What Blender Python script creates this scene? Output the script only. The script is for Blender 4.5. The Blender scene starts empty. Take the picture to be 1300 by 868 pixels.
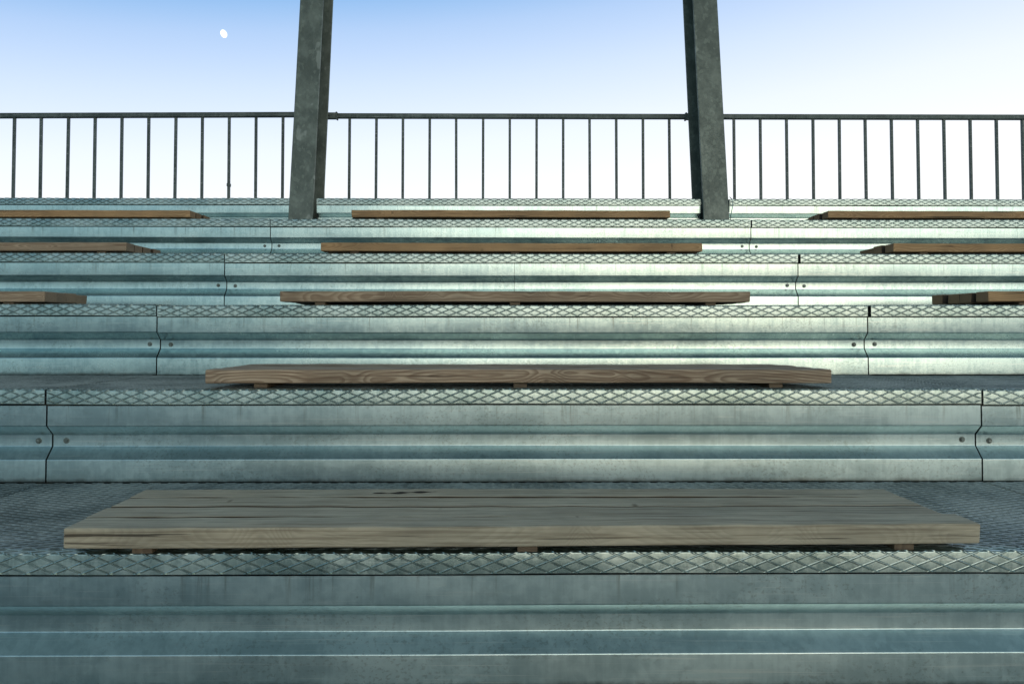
import bpy, bmesh, math, random
from mathutils import Vector, Euler
random.seed(7)
S = bpy.context.scene
COL = S.collection
R = math.radians

# ------------------------------------------------------------------ camera
cd = bpy.data.cameras.new('camera')
cam = bpy.data.objects.new('camera', cd); COL.objects.link(cam)
cam.location = (-0.0334, -1.7427, 0.4859)
cam.rotation_euler = Euler((math.pi/2 + 0.0294, 0, -0.0079), 'XYZ')
cd.sensor_width = 36; cd.lens = 36*1000/1300
cd.shift_y = -44/1300
cd.clip_start = 0.05; cd.clip_end = 6000
S.camera = cam

# ------------------------------------------------------------------ world / sky
SUN_EL, SUN_AZ = 6.0, 15.0      # low glow behind the camera, a little to the right
w = bpy.data.worlds.new('World'); S.world = w; w.use_nodes = True
nt = w.node_tree; nt.nodes.clear()
N = nt.nodes.new; K = nt.links.new
out = N('ShaderNodeOutputWorld'); bg = N('ShaderNodeBackground'); K(bg.outputs[0], out.inputs[0])
sky = N('ShaderNodeTexSky'); sky.sky_type = 'NISHITA'; sky.sun_disc = False
sky.sun_elevation = R(SUN_EL); sky.sun_rotation = R(180 - SUN_AZ); sky.air_density = 1.0; sky.dust_density = 2.0; sky.ozone_density = 2.0
tc = N('ShaderNodeTexCoord'); sep = N('ShaderNodeSeparateXYZ'); K(tc.outputs['Generated'], sep.inputs[0])
def wm(op, a, b=None, c=None):
    n = N('ShaderNodeMath'); n.operation = op
    for i, v in enumerate((a, b, c)):
        if v is None: continue
        if isinstance(v, (int, float)): n.inputs[i].default_value = v
        else: K(v, n.inputs[i])
    return n.outputs[0]
# dusk gradient: nearly white low down, blue higher up, bluer towards the left
t = wm('MULTIPLY_ADD', sep.outputs[0], -0.10, sep.outputs[2])
rp = N('ShaderNodeValToRGB'); K(t, rp.inputs[0])
el = rp.color_ramp.elements
el[0].position = 0.0; el[0].color = (0.75, 0.75, 0.75, 1)
el[1].position = 1.0; el[1].color = (0.08, 0.095, 0.095, 1)
for p, c in ((0.15, (0.75, 0.755, 0.765)), (0.24, (0.635, 0.68, 0.75)), (0.31, (0.48, 0.57, 0.72)), (0.37, (0.33, 0.455, 0.665)), (0.42, (0.155, 0.33, 0.59)), (0.50, (0.21, 0.27, 0.30)), (0.72, (0.21, 0.24, 0.24)), (0.87, (0.10, 0.12, 0.12))):
    e = el.new(p); e.color = (*c, 1)
# the after-glow lobe round the sun
gd = Vector((math.sin(R(SUN_AZ))*math.cos(R(SUN_EL)), -math.cos(R(SUN_AZ))*math.cos(R(SUN_EL)), math.sin(R(SUN_EL))))
# back half of the sky is dimmer except for the low glow band
back = N('ShaderNodeMapRange'); back.interpolation_type = 'SMOOTHSTEP'; K(sep.outputs[1], back.inputs[0])
back.inputs[1].default_value = 0.35; back.inputs[2].default_value = -0.3; back.inputs[3].default_value = 1.0; back.inputs[4].default_value = 0.55
v0 = N('ShaderNodeVectorMath'); v0.operation = 'SCALE'; K(rp.outputs[0], v0.inputs[0]); K(back.outputs[0], v0.inputs[3])
tb = N('ShaderNodeMapRange'); K(sep.outputs[1], tb.inputs[0]); tb.inputs[1].default_value = 0.2; tb.inputs[2].default_value = -0.4
tm = N('ShaderNodeMix'); tm.data_type = 'RGBA'; K(tb.outputs[0], tm.inputs[0]); tm.inputs[6].default_value = (1, 1, 1, 1); tm.inputs[7].default_value = (0.70, 1.0, 1.06, 1)
v1 = N('ShaderNodeVectorMath'); v1.operation = 'MULTIPLY'; K(v0.outputs[0], v1.inputs[0]); K(tm.outputs[2], v1.inputs[1])
dt = N('ShaderNodeVectorMath'); dt.operation = 'DOT_PRODUCT'; K(tc.outputs['Generated'], dt.inputs[0]); dt.inputs[1].default_value = gd
lobe = wm('POWER', wm('MAXIMUM', dt.outputs['Value'], 0.0), 9.0)
gl = N('ShaderNodeVectorMath'); gl.operation = 'SCALE'; gl.inputs[0].default_value = (1.0, 0.94, 0.74); K(wm('MULTIPLY', lobe, 0.25), gl.inputs[3])
sk = N('ShaderNodeVectorMath'); sk.operation = 'SCALE'; K(sky.outputs[0], sk.inputs[0]); sk.inputs[3].default_value = 0.015
a1 = N('ShaderNodeVectorMath'); a1.operation = 'ADD'; K(v1.outputs[0], a1.inputs[0]); K(gl.outputs[0], a1.inputs[1])
a2 = N('ShaderNodeVectorMath'); a2.operation = 'ADD'; K(a1.outputs[0], a2.inputs[0]); K(sk.outputs[0], a2.inputs[1])
K(a2.outputs[0], bg.inputs[0]); bg.inputs[1].default_value = 1.0

sd = bpy.data.lights.new('sun', 'SUN'); sd.energy = 0.5; sd.angle = R(48); sd.color = (1.0, 0.86, 0.68)
so = bpy.data.objects.new('sun', sd); COL.objects.link(so)
so.rotation_euler = (-gd).to_track_quat('-Z', 'Y').to_euler()

S.view_settings.view_transform = 'Standard'; S.view_settings.look = 'None'
S.view_settings.exposure = 0.46; S.view_settings.gamma = 1.0

# ------------------------------------------------------------------ node helper
class MatB:
    def __init__(s, name):
        s.m = bpy.data.materials.new(name); s.m.use_nodes = True
        s.t = s.m.node_tree; s.t.nodes.clear()
        s.out = s.n('ShaderNodeOutputMaterial'); s.p = s.n('ShaderNodeBsdfPrincipled')
        s.k(s.p.outputs[0], s.out.inputs[0])
        s.tc = s.n('ShaderNodeTexCoord'); s.oi = s.n('ShaderNodeObjectInfo')
        s.obj = s.tc.outputs['Object']
    def n(s, t): return s.t.nodes.new(t)
    def k(s, a, b): s.t.links.new(a, b)
    def put(s, sock, v):
        if isinstance(v, (int, float, tuple, list, Vector)): sock.default_value = v
        else: s.k(v, sock)
    def math(s, op, a, b=None, c=None, clamp=False):
        n = s.n('ShaderNodeMath'); n.operation = op; n.use_clamp = clamp
        for i, v in enumerate((a, b, c)):
            if v is not None: s.put(n.inputs[i], v)
        return n.outputs[0]
    def vm(s, op, a, b=None):
        n = s.n('ShaderNodeVectorMath'); n.operation = op
        s.put(n.inputs[0], a)
        if b is not None: s.put(n.inputs[1], b)
        return n.outputs[0]
    def noise(s, vec, scale, detail=4, rough=0.55, dist=0.0):
        n = s.n('ShaderNodeTexNoise'); s.put(n.inputs['Vector'], vec)
        n.inputs['Scale'].default_value = scale; n.inputs['Detail'].default_value = detail
        n.inputs['Roughness'].default_value = rough; n.inputs['Distortion'].default_value = dist
        return n.outputs['Fac']
    def vor(s, vec, scale, feature='F1', rand=1.0, col=False):
        n = s.n('ShaderNodeTexVoronoi'); n.feature = feature; s.put(n.inputs['Vector'], vec)
        n.inputs['Scale'].default_value = scale; n.inputs['Randomness'].default_value = rand
        return n.outputs['Color'] if col else n.outputs['Distance']
    def mr(s, v, a, b, c=0.0, d=1.0, smooth=True):
        n = s.n('ShaderNodeMapRange'); n.interpolation_type = 'SMOOTHSTEP' if smooth else 'LINEAR'
        s.put(n.inputs[0], v)
        for i, x in enumerate((a, b, c, d)): s.put(n.inputs[i+1], x)
        return n.outputs[0]
    def mix(s, f, a, b, mode='MIX'):
        n = s.n('ShaderNodeMix'); n.data_type = 'RGBA'; n.blend_type = mode
        s.put(n.inputs[0], f); s.put(n.inputs[6], a if not isinstance(a, tuple) else (*a, 1)[:4]); s.put(n.inputs[7], b if not isinstance(b, tuple) else (*b, 1)[:4])
        return n.outputs[2]
    def scale(s, vec, v): return s.vm('MULTIPLY', vec, v)
    def sep(s, vec):
        n = s.n('ShaderNodeSeparateXYZ'); s.k(vec, n.inputs[0]); return n.outputs
    def rnd(s):
        # an offset per object, so that no two copies show the same marks
        return s.math('MULTIPLY', s.oi.outputs['Random'], 37.0)
    def off(s, vec):
        n = s.n('ShaderNodeCombineXYZ'); r = s.rnd()
        s.k(r, n.inputs[0]); s.k(s.math('MULTIPLY', r, 1.7), n.inputs[1]); s.k(s.math('MULTIPLY', r, 0.6), n.inputs[2])
        return s.vm('ADD', vec, n.outputs[0])
    def bump(s, h, strength, dist, prev=None):
        n = s.n('ShaderNodeBump'); n.inputs['Strength'].default_value = strength; n.inputs['Distance'].default_value = dist
        s.k(h, n.inputs['Height'])
        if prev is not None: s.k(prev, n.inputs['Normal'])
        return n.outputs[0]

def galvanised(name, base, dark, rough=(0.34, 0.52), metal=0.9, dirt=0.5, spangle=0.5, tiles=(40, 40, 40), lip_stain_shade=False, riser=False):
    b = MatB(name); v = b.off(b.obj)
    mott = b.noise(b.scale(v, (1.2, 1.2, 2.0)), 3.0, 6, 0.62)
    fine = b.noise(v, 45, 5, 0.6)
    spcol = b.vor(b.scale(v, (1, 1, 0.8)), 55, col=True)
    spv = b.sep(spcol)[0]
    streak = b.noise(b.scale(v, (34, 34, 1.6)), 2.2, 5, 0.6)
    f = b.math('ADD', b.math('MULTIPLY', mott, 0.55), b.math('MULTIPLY', fine, 0.2))
    f = b.math('ADD', f, b.math('MULTIPLY', b.math('SUBTRACT', spv, 0.5), 0.12*spangle))
    f = b.math('ADD', f, b.math('MULTIPLY', streak, 0.25))
    c = b.mix(b.mr(f, 0.40, 0.60), dark, base)
    # grey grime blotches and rows of little chips
    grime_dark = b.mr(b.noise(b.scale(v, (2.4, 2.4, 7)), 2.1, 8, 0.72), 0.56, 0.72)
    c = b.mix(b.math('MULTIPLY', grime_dark, 0.38*dirt), c, (0.16, 0.17, 0.15))
    spk = b.mr(b.vor(v, 21), 0.0, 0.075, 1, 0)
    keep = b.mr(b.noise(v, 2.6, 2, 0.5), 0.52, 0.62)
    c = b.mix(b.math('MULTIPLY', b.math('MULTIPLY', spk, keep), 0.75*dirt), c, (0.06, 0.065, 0.06))
    sp2 = b.mr(b.noise(b.scale(v, (1, 1, 1.3)), 95, 3, 0.7), 0.54, 0.62)
    area = b.mr(b.noise(b.scale(v, (1, 1, 3)), 3.3, 5, 0.6), 0.45, 0.60)
    c = b.mix(b.math('MULTIPLY', b.math('MULTIPLY', sp2, area), 0.55*dirt), c, (0.12, 0.14, 0.12))
    # fine scratches, bright and long
    sc = b.noise(b.scale(v, (0.7, 40, 60)), 4, 3, 0.6, 0.6)
    scr = b.mr(sc, 0.60, 0.66)
    c = b.mix(b.math('MULTIPLY', scr, 0.35), c, (0.8, 0.84, 0.82))
    z = b.sep(b.obj)[2]
    if name == 'dark_tread_plate':
        c = b.mix(b.mr(b.noise(v, 30, 5, 0.7), 0.35, 0.62, 0.7, 0.15), c, (0.06, 0.07, 0.065))
    if riser:
        # dirt gathered in a ragged line along the foot, with runs coming down from the lip
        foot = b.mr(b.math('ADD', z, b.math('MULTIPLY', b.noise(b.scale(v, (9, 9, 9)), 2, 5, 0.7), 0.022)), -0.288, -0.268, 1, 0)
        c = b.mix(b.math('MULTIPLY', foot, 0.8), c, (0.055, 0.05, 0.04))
        run = b.mr(b.noise(b.scale(v, (30, 30, 1.2)), 1.6, 6, 0.7), 0.53, 0.75)
        top = b.mr(z, -0.13, -0.05)
        c = b.mix(b.math('MULTIPLY', b.math('MULTIPLY', run, top), 0.65), c, (0.13, 0.14, 0.12))
        lip = b.mr(b.math('ADD', z, b.math('MULTIPLY', b.noise(b.scale(v, (14, 14, 14)), 2, 5, 0.7), -0.012)), -0.062, -0.051)  # stain under the lip, darkened to paint in the lip's shadow
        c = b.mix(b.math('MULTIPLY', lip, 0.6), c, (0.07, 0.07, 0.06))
    b.k(c, b.p.inputs['Base Color'])
    r = b.mr(b.math('ADD', b.math('MULTIPLY', mott, 0.6), b.math('MULTIPLY', fine, 0.4)), 0.3, 0.7, rough[0], rough[1])
    if dirt: r = b.math('ADD', r, b.math('MULTIPLY', grime_dark, 0.05))
    b.k(r, b.p.inputs['Roughness'])
    b.p.inputs['Metallic'].default_value = metal
    bb = b.bump(b.noise(b.scale(v, (1, 1, 0.6)), 5, 2, 0.5), 0.12, 0.006)
    bb = b.bump(b.noise(v, 160, 4, 0.6), 0.18, 0.001, bb)
    b.k(bb, b.p.inputs['Normal'])
    return b.m

M = {}
M['riser'] = galvanised('galvanised_sheet', (0.585, 0.735, 0.735), (0.42, 0.56, 0.58), rough=(0.20, 0.28), metal=1.0, riser=True)
M['riser_dull'] = galvanised('dulled_galvanised_sheet', (0.56, 0.70, 0.72), (0.43, 0.56, 0.585), rough=(0.30, 0.39), metal=0.96, riser=True)
M['nosing'] = galvanised('galvanised_tread_plate_edge', (0.55, 0.65, 0.62), (0.30, 0.39, 0.375), rough=(0.24, 0.42), metal=1.0, dirt=0.6)
M['grime_dark'] = galvanised('dark_tread_plate', (0.45, 0.54, 0.52), (0.2, 0.26, 0.25), rough=(0.4, 0.6), metal=0.7, dirt=0.6)  # plate darkened for contrast in the strips beside each ridge
M['tread'] = galvanised('worn_tread_plate', (0.52, 0.57, 0.56), (0.28, 0.32, 0.32), rough=(0.34, 0.55), dirt=1.0)
M['beam'] = galvanised('dull_galvanised_steel', (0.16, 0.18, 0.16), (0.085, 0.10, 0.09), rough=(0.5, 0.7), metal=0.55, dirt=0.3, spangle=1.6)
M['rail'] = galvanised('dark_galvanised_tube', (0.15, 0.185, 0.178), (0.07, 0.092, 0.09), rough=(0.5, 0.7), metal=0.5, dirt=0.3)
M['bolt'] = galvanised('bolt_zinc', (0.22, 0.26, 0.25), (0.10, 0.12, 0.11), rough=(0.4, 0.6), dirt=0.3)

def spangled(m):
    # large pale zinc flowers on the columns
    t = m.node_tree
    return m
def post_mat():
    b = MatB('mottled_galvanised_column'); v = b.off(b.obj)
    warp = b.n('ShaderNodeTexNoise'); b.k(v, warp.inputs['Vector']); warp.inputs['Scale'].default_value = 14
    vv = b.vm('ADD', v, b.scale(warp.outputs['Color'], (0.03, 0.03, 0.03)))
    cell = b.sep(b.vor(b.scale(vv, (1.2, 1.2, 0.8)), 42, col=True))[0]
    patch = b.mr(cell, 0.80, 0.88)
    fine = b.noise(v, 60, 6, 0.65)
    mott = b.noise(b.scale(v, (1, 1, 0.7)), 9, 6, 0.65)
    c = b.mix(b.mr(mott, 0.35, 0.68), (0.13, 0.155, 0.138), (0.22, 0.255, 0.225))
    c = b.mix(b.math('MULTIPLY', patch, b.mr(fine, 0.3, 0.6, 0.1, 0.4)), c, (0.31, 0.36, 0.31))
    splash = b.mr(b.noise(b.scale(v, (1, 1, 0.6)), 6.0, 3, 0.5), 0.64, 0.68)
    c = b.mix(b.math('MULTIPLY', splash, 0.5), c, (0.42, 0.46, 0.42))
    b.k(c, b.p.inputs['Base Color'])
    b.k(b.mr(fine, 0.3, 0.7, 0.42, 0.62), b.p.inputs['Roughness'])
    b.p.inputs['Metallic'].default_value = 0.6
    b.k(b.bump(fine, 0.2, 0.002, b.bump(mott, 0.3, 0.004)), b.p.inputs['Normal'])
    return b.m
M['post'] = post_mat()

def wood(name, light, darkc, grey, greyamt, endc, ringamt=0.75, ringf=170.0):
    b = MatB(name); o = b.obj; v = b.off(o); s = b.sep(o); r = b.oi.outputs['Random']
    # growth rings about an axis that runs (not quite) along the plank
    r2 = b.math('FRACT', b.math('MULTIPLY', r, 17.3)); r3 = b.math('FRACT', b.math('MULTIPLY', r, 91.7))
    wob = b.noise(b.scale(v, (1.5, 0.4, 0.4)), 1.5, 2, 0.5)
    wob2 = b.noise(b.scale(v, (1.1, 0.4, 0.4)), 1.1, 1, 0.5)
    y = b.math('ADD', s[1], b.math('ADD', b.math('MULTIPLY', r2, 0.10), b.math('MULTIPLY', b.math('SUBTRACT', wob, 0.5), 0.13)))
    z = b.math('ADD', s[2], b.math('ADD', b.math('MULTIPLY', b.math('SUBTRACT', r3, 0.5), 0.09), b.math('MULTIPLY', b.math('SUBTRACT', wob2, 0.5), 0.16)))
    # knots every half metre or so, bending the rings round them
    kvn = b.n('ShaderNodeTexVoronoi'); kvn.voronoi_dimensions = '1D'; kvn.inputs['Scale'].default_value = 2.3
    b.k(b.sep(v)[0], kvn.inputs['W'])
    kdx = b.math('DIVIDE', kvn.outputs['Distance'], 2.3)
    kc = b.sep(kvn.outputs['Color'])
    # the branch crosses the plank slantwise, so its knot shows on the front and on the top
    q = b.math('SUBTRACT', b.math('MULTIPLY', s[2], 0.80), b.math('MULTIPLY', s[1], 0.55))
    q = b.math('SUBTRACT', q, b.math('MULTIPLY_ADD', kc[0], 0.075, -0.040))
    kdx = b.math('MULTIPLY', kdx, b.math('MULTIPLY_ADD', kc[1], 1.6, 0.8))
    kn = b.math('SQRT', b.math('ADD', b.math('MULTIPLY', kdx, kdx), b.math('MULTIPLY', q, q)))
    kbend = b.mr(kn, 0.0, 0.085, 0.026, 0.0)
    rad = b.math('SQRT', b.math('ADD', b.math('MULTIPLY', y, y), b.math('MULTIPLY', z, z)))
    rad = b.math('ADD', b.math('ADD', rad, kbend), b.math('MULTIPLY', b.noise(b.scale(v, (2, 9, 9)), 3, 3, 0.5), 0.006))
    ring = b.math('FRACT', b.math('MULTIPLY', rad, ringf))
    ring = b.math('MULTIPLY', b.mr(ring, 0.15, 0.82), b.mr(ring, 0.88, 1.0, 1, 0))
    fib = b.noise(b.scale(v, (1.2, 60, 60)), 3, 5, 0.65)
    fib2 = b.noise(b.scale(v, (0.6, 18, 18)), 3, 4, 0.6)
    blot = b.noise(b.scale(v, (1.5, 5, 5)), 2, 5, 0.6)
    c = b.mix(b.math('MULTIPLY', ring, ringamt), light, darkc)
    c = b.mix(b.mr(fib, 0.42, 0.62, 0.0, 0.6), c, darkc)
    # weathering to silver grey, strongest on the faces that look up
    geo = b.n('ShaderNodeNewGeometry'); nz = b.sep(geo.outputs['Normal'])[2]
    g = b.math('MULTIPLY', b.mr(blot, 0.25, 0.7, 0.55, 1.0), b.mr(nz, 0.2, 0.9, greyamt, min(1.0, greyamt+0.45)), clamp=True)
    c = b.mix(g, c, b.mix(b.mr(fib, 0.44, 0.66), grey, tuple(x*0.42 for x in grey)))
    c = b.mix(b.mr(b.sep(geo.outputs['Normal'])[1], 0.5, 0.9, 0, 0.8), c, (0.05, 0.035, 0.022))  # rear-facing sides painted dark too, deepening the gaps
    # knots
    kd = b.mr(b.math('ADD', kn, b.math('MULTIPLY', b.math('SUBTRACT', fib, 0.5), 0.02)), 0.002, 0.013, 1, 0)
    c = b.mix(b.math('MULTIPLY', kd, b.mr(kc[2], 0.2, 0.8, 0.1, 0.62)), c, (0.07, 0.042, 0.022))
    # drying checks
    ck = b.noise(b.scale(v, (0.9, 42, 42)), 2.2, 3, 0.5, 0.4)
    chk = b.math('MULTIPLY', b.mr(ck, 0.64, 0.67), b.mr(fib2, 0.4, 0.6))
    c = b.mix(b.math('MULTIPLY', chk, 0.8), c, (0.03, 0.02, 0.012))
    # end grain
    nx = b.math('ABSOLUTE', b.sep(geo.outputs['Normal'])[0])
    c = b.mix(b.mr(nx, 0.6, 0.9, 0, 0.6), c, endc)
    c = b.mix(b.mr(b.noise(v, 5, 5, 0.6), 0.3, 0.7, 0.30, 0.0), c, (0.05, 0.045, 0.035))
    b.k(c, b.p.inputs['Base Color']); b.p.inputs['Roughness'].default_value = 0.78
    h = b.math('SUBTRACT', b.math('ADD', b.math('MULTIPLY', fib, 0.6), b.math('MULTIPLY', ring, 0.4)), b.math('MULTIPLY', chk, 1.5))
    b.k(b.bump(h, 0.45, 0.0012), b.p.inputs['Normal'])
    return b.m
M['wood_grey'] = wood('weathered_pine', (0.60, 0.50, 0.36), (0.34, 0.26, 0.17), (0.56, 0.54, 0.43), 0.45, (0.34, 0.26, 0.17), 0.38)
M['wood_bold'] = wood('pine_with_bold_grain', (0.66, 0.50, 0.35), (0.20, 0.105, 0.055), (0.46, 0.41, 0.33), 0.15, (0.24, 0.16, 0.09), 0.68, 105.0)
M['batten'] = wood('shade_brown_batten', (0.25, 0.18, 0.115), (0.12, 0.08, 0.05), (0.2, 0.17, 0.13), 0.3, (0.16, 0.10, 0.05))  # brown darkened to carry the shade under the bench
M['wood_mid'] = wood('half_weathered_pine', (0.62, 0.46, 0.31), (0.28, 0.165, 0.095), (0.44, 0.40, 0.32), 0.25, (0.20, 0.14, 0.08))
M['wood_brown'] = wood('brown_pine', (0.66, 0.43, 0.22), (0.40, 0.22, 0.10), (0.40, 0.33, 0.24), 0.04, (0.20, 0.12, 0.06))
M['crack'] = MatB('dark_split').m
M['crack'].node_tree.nodes['Principled BSDF'].inputs['Base Color'].default_value = (0.02, 0.012, 0.008, 1)
M['crack'].node_tree.nodes['Principled BSDF'].inputs['Roughness'].default_value = 0.9

def seam_mat():  # plank sides at the gaps painted dark, standing in for shade
    b = MatB('shaded_plank_side'); v = b.off(b.obj)
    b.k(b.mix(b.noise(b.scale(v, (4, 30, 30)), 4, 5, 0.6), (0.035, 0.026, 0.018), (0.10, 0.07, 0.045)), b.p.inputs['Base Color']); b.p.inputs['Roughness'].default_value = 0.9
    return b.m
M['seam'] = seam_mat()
def ground_mat():
    b = MatB('gravel_ground'); v = b.obj
    c = b.mix(b.mr(b.noise(v, 0.15, 8, 0.6), 0.35, 0.65), (0.42, 0.46, 0.46), (0.52, 0.56, 0.55))
    c = b.mix(b.mr(b.noise(v, 9, 8, 0.7), 0.4, 0.7, 0, 0.5), c, (0.2, 0.22, 0.21))
    b.k(c, b.p.inputs['Base Color']); b.p.inputs['Roughness'].default_value = 0.9
    return b.m
M['ground'] = ground_mat()
def wall_mat():
    b = MatB('unseen_wall_grey'); v = b.obj
    b.k(b.mix(b.noise(v, 4, 6, 0.6), (0.18, 0.19, 0.18), (0.28, 0.29, 0.28)), b.p.inputs['Base Color']); b.p.inputs['Roughness'].default_value = 0.6
    return b.m
M['cladding'] = wall_mat()

# ------------------------------------------------------------------ object helpers
def link(name, bm, mat, parent=None, loc=(0, 0, 0), smooth=False):
    me = bpy.data.meshes.new(name); bm.normal_update(); bm.to_mesh(me); bm.free()
    if smooth:
        for p in me.polygons: p.use_smooth = True
        try: me.set_sharp_from_angle(angle=R(22 if smooth is True else smooth))
        except Exception: pass
    me.materials.append(mat)
    o = bpy.data.objects.new(name, me); COL.objects.link(o); o.location = loc
    if parent: o.parent = parent
    return o
def tag(o, label=None, cat=None, group=None, kind=None):
    if label: o['label'] = label
    if cat: o['category'] = cat
    if group: o['group'] = group
    if kind: o['kind'] = kind
    return o
def empty(name, loc, rz=0.0):
    o = bpy.data.objects.new(name, None); o.empty_display_size = 0.1; COL.objects.link(o)
    o.location = loc; o.rotation_euler = (0, 0, rz); return o
def box(bm, x0, x1, y0, y1, z0, z1):
    vs = [bm.verts.new(p) for p in ((x0,y0,z0),(x1,y0,z0),(x1,y1,z0),(x0,y1,z0),(x0,y0,z1),(x1,y0,z1),(x1,y1,z1),(x0,y1,z1))]
    for f in ((0,3,2,1),(4,5,6,7),(0,1,5,4),(1,2,6,5),(2,3,7,6),(3,0,4,7)): bm.faces.new([vs[i] for i in f])
    return vs
def extrude_x(bm, prof, xs):
    """closed (y,z) profile swept along the x stations"""
    rings = [[bm.verts.new((x, y, z)) for y, z in prof] for x in xs]
    n = len(prof)
    for a, b_ in zip(rings, rings[1:]):
        for i in range(n): bm.faces.new((a[i], a[(i+1) % n], b_[(i+1) % n], b_[i]))
    bm.faces.new(rings[0][::-1]); bm.faces.new(rings[-1])
    bmesh.ops.recalc_face_normals(bm, faces=bm.faces)
def cyl(bm, p0, p1, r, seg=12, r1=None):
    p0 = Vector(p0); p1 = Vector(p1); d = (p1-p0).normalized(); u = d.orthogonal().normalized(); v = d.cross(u)
    r1 = r if r1 is None else r1
    A = [bm.verts.new(p0+(u*math.cos(a)+v*math.sin(a))*r) for a in [2*math.pi*i/seg for i in range(seg)]]
    B = [bm.verts.new(p1+(u*math.cos(a)+v*math.sin(a))*r1) for a in [2*math.pi*i/seg for i in range(seg)]]
    for i in range(seg): bm.faces.new((A[i], A[(i+1) % seg], B[(i+1) % seg], B[i]))
    bm.faces.new(A[::-1]); bm.faces.new(B)
def bevel(o, wdt, seg=2):
    m = o.modifiers.new('bevel', 'BEVEL'); m.width = wdt; m.segments = seg; m.limit_method = 'ANGLE'; m.angle_limit = R(40)

# ------------------------------------------------------------------ the terrace
D = 0.7884
LV = {-2: -0.5938, -1: -0.2969, 0: 0.0, 1: 0.2969, 2: 0.5914, 3: 0.8859, 4: 1.1779, 5: 1.4404}
LIP, RAD = 0.0425, 0.0035         # height of the folded front edge and its bend radius
TH = 0.003

def unfold(x, s, h, depth):
    """a point of the folded plate: s runs up the lip, round the bend, back over the tread"""
    arc = RAD*math.pi/2
    if s <= LIP: return (x, -h, -(LIP+RAD)+s)
    if s < LIP+arc:
        a = (s-LIP)/RAD; rr = RAD+h
        return (x, RAD-rr*math.cos(a), -RAD+rr*math.sin(a))
    return (x, RAD+(s-LIP-arc), h)
def ridges(bm, x0, x1, s0, s1, depth, pitch, slope, phase, H=0.0020, wd=0.0050, skirt=0.0022):
    arc = RAD*math.pi/2
    cuts = [s for s in (LIP, LIP+arc/3, LIP+2*arc/3, LIP+arc) if s0 < s < s1]
    for sg in (1, -1):
        run = (s1-s0)/slope
        a = x0 - (run if sg > 0 else 0) + phase
        while a < x1 + (run if sg < 0 else 0):
            fx = lambda s: a + sg*(s-s0)/slope
            # clip in x
            lo, hi = s0, s1
            for X in (x0+0.003, x1-0.003):
                sc = s0 + sg*(X-a)*slope
                if (X == x0+0.003) == (sg > 0): lo = max(lo, sc)
                else: hi = min(hi, sc)
            if hi-lo > 0.004:
                st = [lo]+[c for c in cuts if lo < c < hi]+[hi]
                prev = None
                for s in st:
                    x = fx(s)
                    r = [bm.verts.new(unfold(x+dx, s, h, depth)) for dx, h in ((-wd-skirt, 0.0003+sg*0.0001), (-wd, 0.0004+sg*0.0001), (-wd*0.22, H), (wd*0.22, H), (wd, 0.0004+sg*0.0001), (wd+skirt, 0.0003+sg*0.0001))]
                    if prev:
                        for i in range(5):
                            fc = bm.faces.new((prev[i], prev[i+1], r[i+1], r[i])); fc.material_index = 1 if i in (0, 4) else 0
                    prev = r
            a += pitch
def riser_profile(h):
    """closed (y,z) outline of the pressed riser sheet, folded twice; z measured from the nosing top"""
    k = (h-0.046)/0.2509
    o = 0.006; dp = 0.035
    key = [(o, -0.0512), (o, -0.046-0.070*k), (o+dp, -0.046-0.101*k), (o+dp, -0.046-0.139*k), (o, -0.046-0.177*k), (o, -h+0.0035)]
    pts = [key[0]]
    for a, b_, c in zip(key, key[1:], key[2:]):
        A, B, C_ = Vector(a), Vector(b_), Vector(c)
        u = (A-B).normalized(); v = (C_-B).normalized(); r = 0.0022
        p, q = B+u*r, B+v*r
        for t_ in (0, 0.25, 0.5, 0.75, 1): pts.append(tuple((1-t_)**2*p + 2*t_*(1-t_)*B + t_*t_*q))
    pts.append(key[-1])
    inner = [(y+TH, z) for y, z in pts[::-1]]
    return pts+inner

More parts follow.
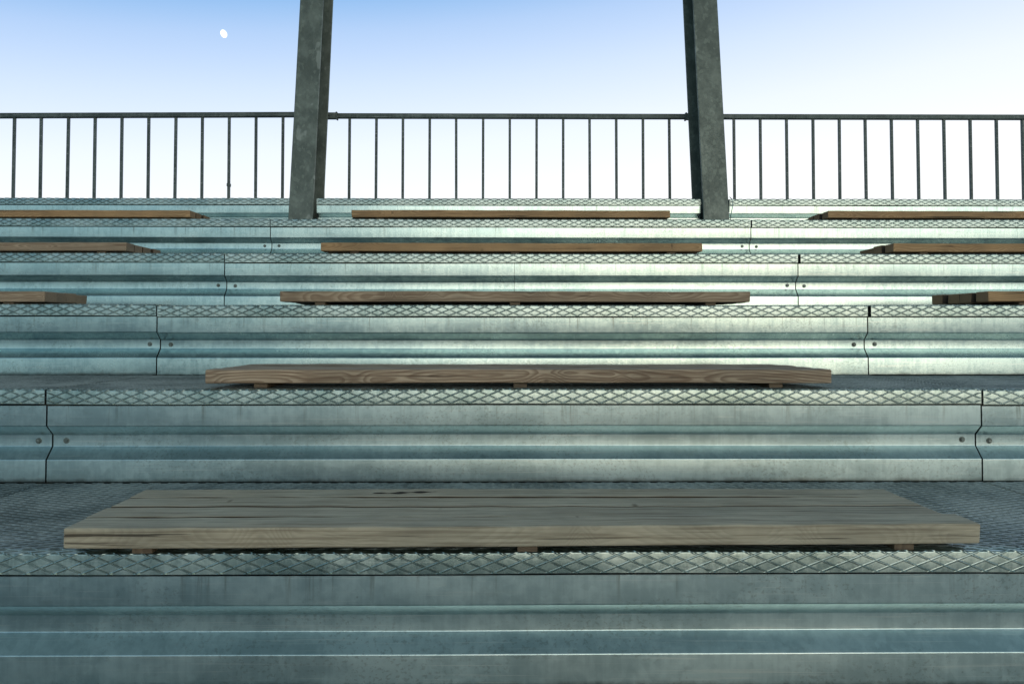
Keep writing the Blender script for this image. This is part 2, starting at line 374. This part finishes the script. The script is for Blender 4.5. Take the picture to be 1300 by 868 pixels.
PLACE = {-2: 'of the lowest tier at ground level', -1: 'one tier below the nearest bench', 0: 'under the nearest and largest looking bench', 1: 'one tier above the nearest bench',
         2: 'second tier above the nearest bench', 3: 'third tier above the nearest bench', 4: 'tier just below the steel columns',
         5: 'topmost tier under the railing'}
def step_panel(n, side, xa, xb, dz, gapL, gapR, seam=None):
    h = LV[n]-LV[n-1] if (n-1) in LV else 0.30
    depth = D if n < 5 else 0.62
    root = empty('step_panel', (0, n*D, LV[n]+dz))
    sd_ = {'l': 'left hand', 'c': 'middle', 'r': 'right hand'}[side]
    look = {1: 'dull blue grey ', 2: 'greenish ', 3: 'pale ', 4: 'bright silvery ', 5: 'narrow looking '}.get(n, 'dark ')
    tag(root, f'{look}ribbed galvanised step panel, {sd_} one, {PLACE[n]}', 'step panel', 'galvanised step panels of the grandstand terrace')
    hh = h+dz
    # riser
    spans = [(xa, xb)] if seam is None else [(xa, seam-0.0008), (seam+0.0008, xb)]
    for a, b_ in spans:
        bm = bmesh.new(); pr = riser_profile(hh)
        nx = max(2, int((b_-a)/0.12))
        extrude_x(bm, pr, [a+(b_-a)*i/nx for i in range(nx+1)])
        # pressed sheet is never dead flat
        for v in bm.verts:
            v.co.y += 0.0009*math.sin(v.co.x*3.1+n*1.7+v.co.z*9)+0.0005*math.sin(v.co.x*7.7+n)
            v.co.z += 0.0007*math.sin(v.co.x*2.3+n*2.1)*(1 if v.co.z > -h+0.02 else 0)
        link('riser', bm, M['riser_dull'] if n < 2 else M['riser'], root, smooth=30)
    # nosing: the folded front edge with the first centimetre of the top
    arc = RAD*math.pi/2
    a, b_ = xa-0.001+gapL, xb+0.001-gapR
    def plate(s0, s1):
        st = [s0]+[c for c in (LIP, LIP+arc/4, LIP+arc/2, LIP+arc*0.75, LIP+arc) if s0 < c < s1]+[s1]
        top = [unfold(0, s, 0, depth)[1:] for s in st]; bot = [unfold(0, s, -TH, depth)[1:] for s in st[::-1]]
        return top+bot
    cut = LIP+arc+0.028
    bm = bmesh.new(); nx = max(2, int((b_-a)/0.1))
    extrude_x(bm, plate(0, cut), [a+(b_-a)*i/nx for i in range(nx+1)])
    rp_ = random.random()*0.05
    ridges(bm, a, b_, 0.001, cut, depth, 0.0600, 0.40, rp_)
    for v in bm.verts: v.co.z += 0.0010*math.sin(v.co.x*2.9+n*1.3)+0.0006*math.sin(v.co.x*8.3+n*2.2)
    o = link('nosing', bm, M['nosing'], root, smooth=40); o.data.materials.append(M['grime_dark'])
    # tread
    bm = bmesh.new(); end = LIP+arc-RAD+depth+0.000
    extrude_x(bm, plate(cut+0.0006, end), [xa, xb])
    ridges(bm, xa, xb, cut+0.001, end, depth, 0.0600, 0.40, rp_)
    o = link('tread', bm, M['tread'], root); o.data.materials.append(M['tread'])
    # bolts in the middle band, close to each joint
    zb = -(0.046+0.120*(hh-0.046)/0.2509)
    ends = []
    if n < 5:
        if side != 'l': ends.append(xa+0.042)
        if side != 'r': ends.append(xb-0.042)
        if side == 'l': ends.append(xa+0.042)
        if side == 'r': ends.append(xb-0.042)
    for xe in ends:
        bm = bmesh.new(); y = 0.041+0.0009*math.sin(xe*3.1+n*1.7+zb*9)
        zz = zb+random.uniform(-.003, .003)
        cyl(bm, (xe, y+0.004, zz), (xe, y-0.0015, zz), 0.0095, 18)
        cyl(bm, (xe, y-0.001, zz), (xe, y-0.006, zz), 0.0060, 6, 0.0054)
        link('bolt', bm, M['bolt'], root)
    return root

G = 0.0026
DZ = {(2, 'l'): 0.004, (3, 'l'): 0.003, (1, 'r'): -0.003, (1, 'l'): 0.001, (4, 'l'): 0.002, (4, 'r'): -0.001, (5, 'r'): -0.001}
NG = {(2, 'r'): 0.011, (3, 'r'): 0.011, (4, 'r'): 0.006, (1, 'r'): 0.003, (1, 'l'): 0.003, (2, 'l'): 0.001}
for n in range(-2, 6):
    if n == 5:
        xs = [('l', -7.5, -1.598), ('c', -1.402, 1.384), ('r', 1.592, 7.5)]
    else:
        xs = [('l', -7.5, -1.5-G), ('c', -1.5+G, 1.5-G), ('r', 1.5+G, 7.5)]
    for side, xa, xb in xs:
        step_panel(n, side, xa, xb, DZ.get((n, side), 0.0), NG.get((n, 'r'), 0.001) if side == 'r' else 0.001,
                   NG.get((n, 'l'), 0.001) if side == 'l' else 0.001, seam=0.012 if (n == 3 and side == 'c') else None)

# unseen raking beams added below the joints to block light from the gaps
def raker(x, label):
    root_bm = bmesh.new()
    y0, z0 = -2*D+0.10, LV[-2]-0.33; y1, z1 = 5*D+0.25, LV[5]-0.36
    vs = [(x-0.05, y0, z0), (x+0.05, y0, z0), (x+0.05, y1, z1), (x-0.05, y1, z1)]
    up = Vector((0, 0, 0.11)); a = [root_bm.verts.new(v) for v in vs]; b_ = [root_bm.verts.new(Vector(v)+up) for v in vs]
    root_bm.faces.new(a[::-1]); root_bm.faces.new(b_)
    for i in range(4): root_bm.faces.new((a[i], a[(i+1) % 4], b_[(i+1) % 4], b_[i]))
    for n in range(-1, 6):
        y = n*D+0.06
        zb = z0+(z1-z0)*(y-y0)/(y1-y0)
        box(root_bm, x-0.045, x+0.045, y, y+0.05, zb+0.05, LV[n]-0.012)
    o = link('blocking_beam', root_bm, M['beam'])
    tag(o, label, 'beam', 'added light blocking beams under the terrace')
raker(-1.5, 'unseen dark steel beam added behind the left row of panel joints to block light')
raker(1.5, 'unseen dark steel beam added behind the right row of panel joints to block light')

bm = bmesh.new(); box(bm, -7.5, 7.5, 5*D+0.64, 5*D+0.70, LV[-2]-0.297, LV[5]-0.01)  # unseen sheet added at the back, keeping the inside dark
tag(link('rear_light_block', bm, M['cladding']), 'unseen grey wall added at the back of the terrace to keep its gaps dark', 'wall')
for sx, lb in ((-7.51, 'grey cladding wall closing the far left end of the terrace'), (7.51, 'grey cladding wall closing the far right end of the terrace')):
    bm = bmesh.new(); s_ = 1 if sx > 0 else -1
    pts = [(-2*D, LV[-2]-0.297)]
    for n in range(-2, 6): pts += [(n*D, LV[n]), ((n+1)*D if n < 5 else 5*D+0.62, LV[n])]
    pts += [(5*D+0.62, LV[-2]-0.297)]
    A = [bm.verts.new((sx, y, z)) for y, z in pts]; B = [bm.verts.new((sx+s_*0.04, y, z)) for y, z in pts]
    bm.faces.new(A); bm.faces.new(B[::-1])
    for i in range(len(pts)): bm.faces.new((A[i], B[i], B[(i+1) % len(pts)], A[(i+1) % len(pts)]))
    bmesh.ops.recalc_face_normals(bm, faces=bm.faces)
    tag(link('end_wall', bm, M['cladding']), lb, 'wall')

bm = bmesh.new()
gz = LV[-2]-0.30
rings = [0, 12, 60, 300, 3500]; prev = None
q = [bm.verts.new(p) for p in ((-3500, -3500, gz), (3500, -3500, gz), (3500, 3500, gz), (-3500, 3500, gz))]; bm.faces.new(q)
tag(link('ground', bm, M['ground']), kind='structure')

# ------------------------------------------------------------------ columns
LEAN = 0.163
def column(x, wd, label):
    zb = LV[4]; yb = 3.862
    root = empty('steel_column', (x, yb, zb)); tag(root, label, 'column', 'leaning steel columns between the railings')
    Ht = 2.7; dpt = 0.325; tf = 0.014; tw = 0.008
    # one rolled profile: front flange, web, back flange, swept up along the lean
    hw = wd/2; r = 0.004
    def prof(z):
        y = LEAN*(z)
        return [(-hw, y), (hw, y), (hw, y+tf), (tw, y+tf+0.0), (tw/1, y+dpt-tf), (hw, y+dpt-tf), (hw, y+dpt), (-hw, y+dpt), (-hw, y+dpt-tf), (-tw, y+dpt-tf), (-tw, y+tf), (-hw, y+tf)]
    bm = bmesh.new(); R_ = [[bm.verts.new((px, py, z)) for px, py in prof(z)] for z in (0.016, Ht)]
    n = len(R_[0])
    for i in range(n): bm.faces.new((R_[0][i], R_[0][(i+1) % n], R_[1][(i+1) % n], R_[1][i]))
    bm.faces.new(R_[0][::-1]); bm.faces.new(R_[1]); bmesh.ops.recalc_face_normals(bm, faces=bm.faces)
    o = link('i_beam', bm, M['post'], root); bevel(o, 0.0045, 2)
    bm = bmesh.new(); box(bm, -hw-0.02, hw+0.02, -0.03, dpt+0.03-0.3, 0.0025, 0.0155)
    link('base_plate', bm, M['post'], root)
    return root
column(-1.502, 0.176, 'leaning mottled grey steel column left of the middle railing, moon to its upper left')
column(1.480, 0.186, 'leaning mottled grey steel column right of the middle railing, thin wire at its foot')

# ------------------------------------------------------------------ railings
RY = 4.36; KR = (RY+1.7427)/(4.142+1.7427)
def rx(x): return -0.0334+(x+0.0334)*KR
def rz(z): return 0.4859+(z-0.4859)*KR
ZT = rz(2.113)
def tube(bm, x0, x1, z0, z1, y0, y1, z0b=None, z1b=None):
    dz0 = 0 if z0b is None else z0b
    box(bm, x0, x1, y0, y1, z0, z1)
def railing(x0, x1, bars, label, sleeves, clampbar=None, dzl=0.0):
    root = empty('railing', ((x0+x1)/2, RY, LV[5])); tag(root, label, 'railing', 'railings along the top of the terrace')
    cx = (x0+x1)/2; f = lambda v: v-LV[5]
    bm = bmesh.new(); box(bm, x0-cx, x1-cx, -0.020, 0.020, f(ZT-0.038), f(ZT))
    if dzl:
        for v in bm.verts: v.co.z += dzl*(v.co.x/(x1-x0)*2)
    bevel(link('handrail', bm, M['rail'], root), 0.006, 3)
    bm = bmesh.new(); box(bm, x0-cx, x1-cx, -0.015, 0.015, 0.012, 0.042)
    bevel(link('bottom_rail', bm, M['rail'], root), 0.003, 2)
    for i, b_ in enumerate(bars):
        bm = bmesh.new(); hx = 0.0095; lean = random.uniform(-.002, .002)
        zt = f(ZT-0.038)+(dzl*((b_-cx)/(x1-x0)*2) if dzl else 0)
        vs = box(bm, b_-cx-hx, b_-cx+hx, -0.011, 0.011, 0.042, zt+0.002)
        for v in vs[4:]: v.co.x += lean
        o = link('baluster', bm, M['rail'], root); bevel(o, 0.002, 1)
        if clampbar is not None and i == clampbar:
            bm = bmesh.new(); box(bm, b_-cx-0.013, b_-cx+0.013, -0.016, 0.016, 0.16, 0.185)
            bevel(link('clamp', bm, M['rail'], o), 0.003, 1)
    for xs_, d in sleeves:
        bm = bmesh.new()
        box(bm, xs_-cx-0.055, xs_-cx+0.055, -0.0235, 0.0235, f(ZT-0.042), f(ZT+0.004))
        e = xs_-cx+d*0.055
        box(bm, e-0.006, e+0.006, -0.027, 0.027, f(ZT-0.048), f(ZT+0.009))
        cyl(bm, (xs_-cx, -0.022, f(ZT-0.019)), (xs_-cx, -0.030, f(ZT-0.019)), 0.008, 6)
        bevel(link('sleeve', bm, M['rail'], root), 0.002, 1)
    # standards that carry the railing, set behind the columns
    for xs_ in (x0, x1):
        s_ = 1 if xs_ == x0 else -1
        bm = bmesh.new(); box(bm, xs_-cx if s_ > 0 else xs_-cx-0.03, xs_-cx+0.03 if s_ > 0 else xs_-cx, 0.021, 0.051, 0.002, f(ZT-0.04))
        bevel(link('standard', bm, M['rail'], root), 0.003, 1)
    return root
P = 0.2006
railing(rx(-1.43), rx(1.43), [rx(0.0-0.004+P*k) for k in range(-6, 7)], 'dark steel railing with thirteen upright bars between the two columns',
        [(rx(-1.355), 1), (rx(1.375), -1)])
railing(rx(-1.706-P*15.4), rx(-1.50), [rx(-1.706-P*k) for k in range(15)], 'dark steel railing running left from the column beneath the moon', [], clampbar=2, dzl=0.010)
railing(rx(1.50), rx(1.687+P*15.4), [rx(1.687+0.1988*k) for k in range(15)], 'dark steel railing running right from the right hand column', [])

# ------------------------------------------------------------------ benches
def bench(x, n, label, mat, y=0.03, ends=(-1.0, 1.0), pw=0.092, gap=0.018, fan=0.0, yaw=0.0, zoff=0.0, jit=0.014, crack=False, order=None):
    root = empty('slatted_bench', (x, n*D+y, LV[n]+0.0014), yaw); tag(root, label, 'bench', 'low timber benches lying on the terrace steps')
    for k in range(4):
        bm = bmesh.new()
        L0 = ends[0]+(random.uniform(-jit, jit) if k else 0); L1 = ends[1]+(random.uniform(-jit, jit) if k else 0)
        if order: L1 += order[k]
        if crack: L0 += random.uniform(-.003, .003)-(0.0 if not k else 0.002)
        hl = (L1-L0)/2; cxp = (L0+L1)/2
        nx = 30; T = 0.0445
        xs_ = [-hl+2*hl*i/nx for i in range(nx+1)]
        extrude_x(bm, [(0, 0), (pw, 0), (pw, T), (0, T)], xs_)
        bm.normal_update()
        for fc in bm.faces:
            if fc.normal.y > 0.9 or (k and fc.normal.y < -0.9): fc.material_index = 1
        ph = random.random()*6
        for v in bm.verts:
            v.co.z += 0.0011*math.sin(v.co.x*2.1+ph)+0.0004*math.sin(v.co.x*9+ph*2)+(0.0006*math.sin(v.co.x*31+ph) if v.co.z > 0.02 else 0)
            v.co.y += 0.0013*math.sin(v.co.x*1.6+ph*1.3)+0.0004*math.sin(v.co.x*23+ph)
            if abs(v.co.x) > hl*0.999: v.co.x += random.uniform(-.002, .002)
        yy = k*(pw+gap)
        o = link('plank', bm, mat, root, loc=(cxp, yy, 0.0155+zoff+random.uniform(-.0012, .0012)))
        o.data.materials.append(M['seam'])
        o.rotation_euler.z = -fan*k
        bevel(o, 0.0045, 2)
        if crack and k == 3:
            bm = bmesh.new(); pts = []
            m_ = 22; up = []; dn = []
            for i in range(m_+1):
                t_ = i/m_; xx = -0.375+t_*0.17
                wv = 0.012*math.sin(math.pi*t_)**0.6*(0.7+0.5*math.sin(t_*19)); c0 = pw*0.40+0.014*t_+0.0012*math.sin(t_*13)
                zc = 0.0011*math.sin(xx*2.1+ph)+0.0004*math.sin(xx*9+ph*2)+0.0006*math.sin(xx*31+ph)
                up.append(bm.verts.new((xx, c0+wv, T+zc+0.0008))); dn.append(bm.verts.new((xx, c0-wv, T+zc+0.0008)))
            for i in range(m_): bm.faces.new((dn[i], dn[i+1], up[i+1], up[i]))
            link('split', bm, M['crack'], o)
    tot = 4*pw+3*gap
    for xf in (-0.83, 0.01, 0.845):
        bm = bmesh.new(); box(bm, -0.022, 0.022, 0.0, tot-0.03, 0.0, 0.0148)
        o = link('batten', bm, M['batten'], root, loc=(xf+random.uniform(-.006, .006), 0.018, 0)); bevel(o, 0.0015, 1)
    return root
g, m_, br = M['wood_grey'], M['wood_mid'], M['wood_brown']
bench(0.0, 0, 'nearest weathered grey timber bench with a long dark split in its rear plank', g, y=-0.020, jit=0.005, ends=(-0.986, 1.008), pw=0.0965, gap=0.0055, fan=0.0034, yaw=0.009, crack=True, order=(0.0, -0.018, -0.018, -0.018))
bench(0.0, 1, 'grey brown timber bench with curved grain, directly above the nearest bench', M['wood_bold'], y=0.028, ends=(-1.006, 1.026), order=(0, -.02, -.03, -.05))
bench(0.0, 2, 'light brown timber bench straight above the grey brown bench with curved grain', m_, ends=(-0.993, 1.010))
bench(0.0, 3, 'middle brown timber bench one tier below the bench between the two columns', br, ends=(-1.007, 1.005))
bench(0.0, 4, 'topmost middle bench of orange brown timber between the feet of the columns', br, ends=(-1.002, 1.001))
bench(-3.0, 2, 'short looking cut of bench at the left edge, lowest of the three left benches', m_, order=(0, -.02, -.035, -.05), jit=0.006, ends=(-1.0, 1.015))
bench(-3.01, 3, 'left edge timber bench showing its stepped plank ends, middle one of the three left benches', m_, ends=(-1.0, 0.985))
bench(-3.0, 4, 'left hand bench of reddish timber just below the left railing', br, ends=(-1.0, 0.99))
bench(3.03, 2, 'right edge bench with four dark square plank ends, lowest of the three', br, ends=(-1.0, 1.0))
bench(3.02, 3, 'right edge orange brown bench with dark plank ends, middle one of the three right benches', br, ends=(-1.005, 1.0))
bench(3.0, 4, 'right hand bench of orange timber just below the right railing', br, ends=(-1.005, 1.0))

# ------------------------------------------------------------------ wire at the foot of the right column
cu = bmesh.new()
pts = [Vector(p) for p in ((1.588, 3.925, 1.452), (1.600, 3.915, 1.435), (1.607, 3.912, 1.40), (1.601, 3.910, 1.36), (1.592, 3.912, 1.32), (1.590, 3.92, 1.27), (1.589, 3.925, 1.19))]
for a, b_ in zip(pts, pts[1:]): cyl(cu, a, b_, 0.0028, 8)
tag(link('wire', cu, M['riser'], smooth=True), 'thin pale wire hanging down beside the foot of the right column', 'wire')

# ------------------------------------------------------------------ moon
mm = bpy.data.materials.new('moon_glow'); mm.use_nodes = True  # brightness given as emission, standing in for sunlight on the moon
mt = mm.node_tree; mt.nodes.clear(); mo = mt.nodes.new('ShaderNodeOutputMaterial'); me_ = mt.nodes.new('ShaderNodeEmission')
nn = mt.nodes.new('ShaderNodeTexNoise'); nn.inputs['Scale'].default_value = 1.4
cr = mt.nodes.new('ShaderNodeValToRGB'); cr.color_ramp.elements[0].position = 0.35; cr.color_ramp.elements[0].color = (0.82, 0.88, 0.95, 1); cr.color_ramp.elements[1].position = 0.55; cr.color_ramp.elements[1].color = (1.1, 1.1, 1.08, 1)
mt.links.new(nn.outputs[0], cr.inputs[0]); mt.links.new(cr.outputs[0], me_.inputs[0]); mt.links.new(me_.outputs[0], mo.inputs[0])
bm = bmesh.new(); bmesh.ops.create_uvsphere(bm, u_segments=32, v_segments=20, radius=1.0)
md = Vector((-0.358, 0.992, 0.376)).normalized()
mo_ = link('moon', bm, mm, loc=Vector(cam.location)+md*3000, smooth=True)
mo_.scale = (10.5, 10.5, 14.0); mo_.rotation_euler = (0, R(-22), R(20))  # stretched and tilted so the outline suggests the lit phase
tag(mo_, 'small white gibbous moon in the blue sky left of the left column', 'moon')
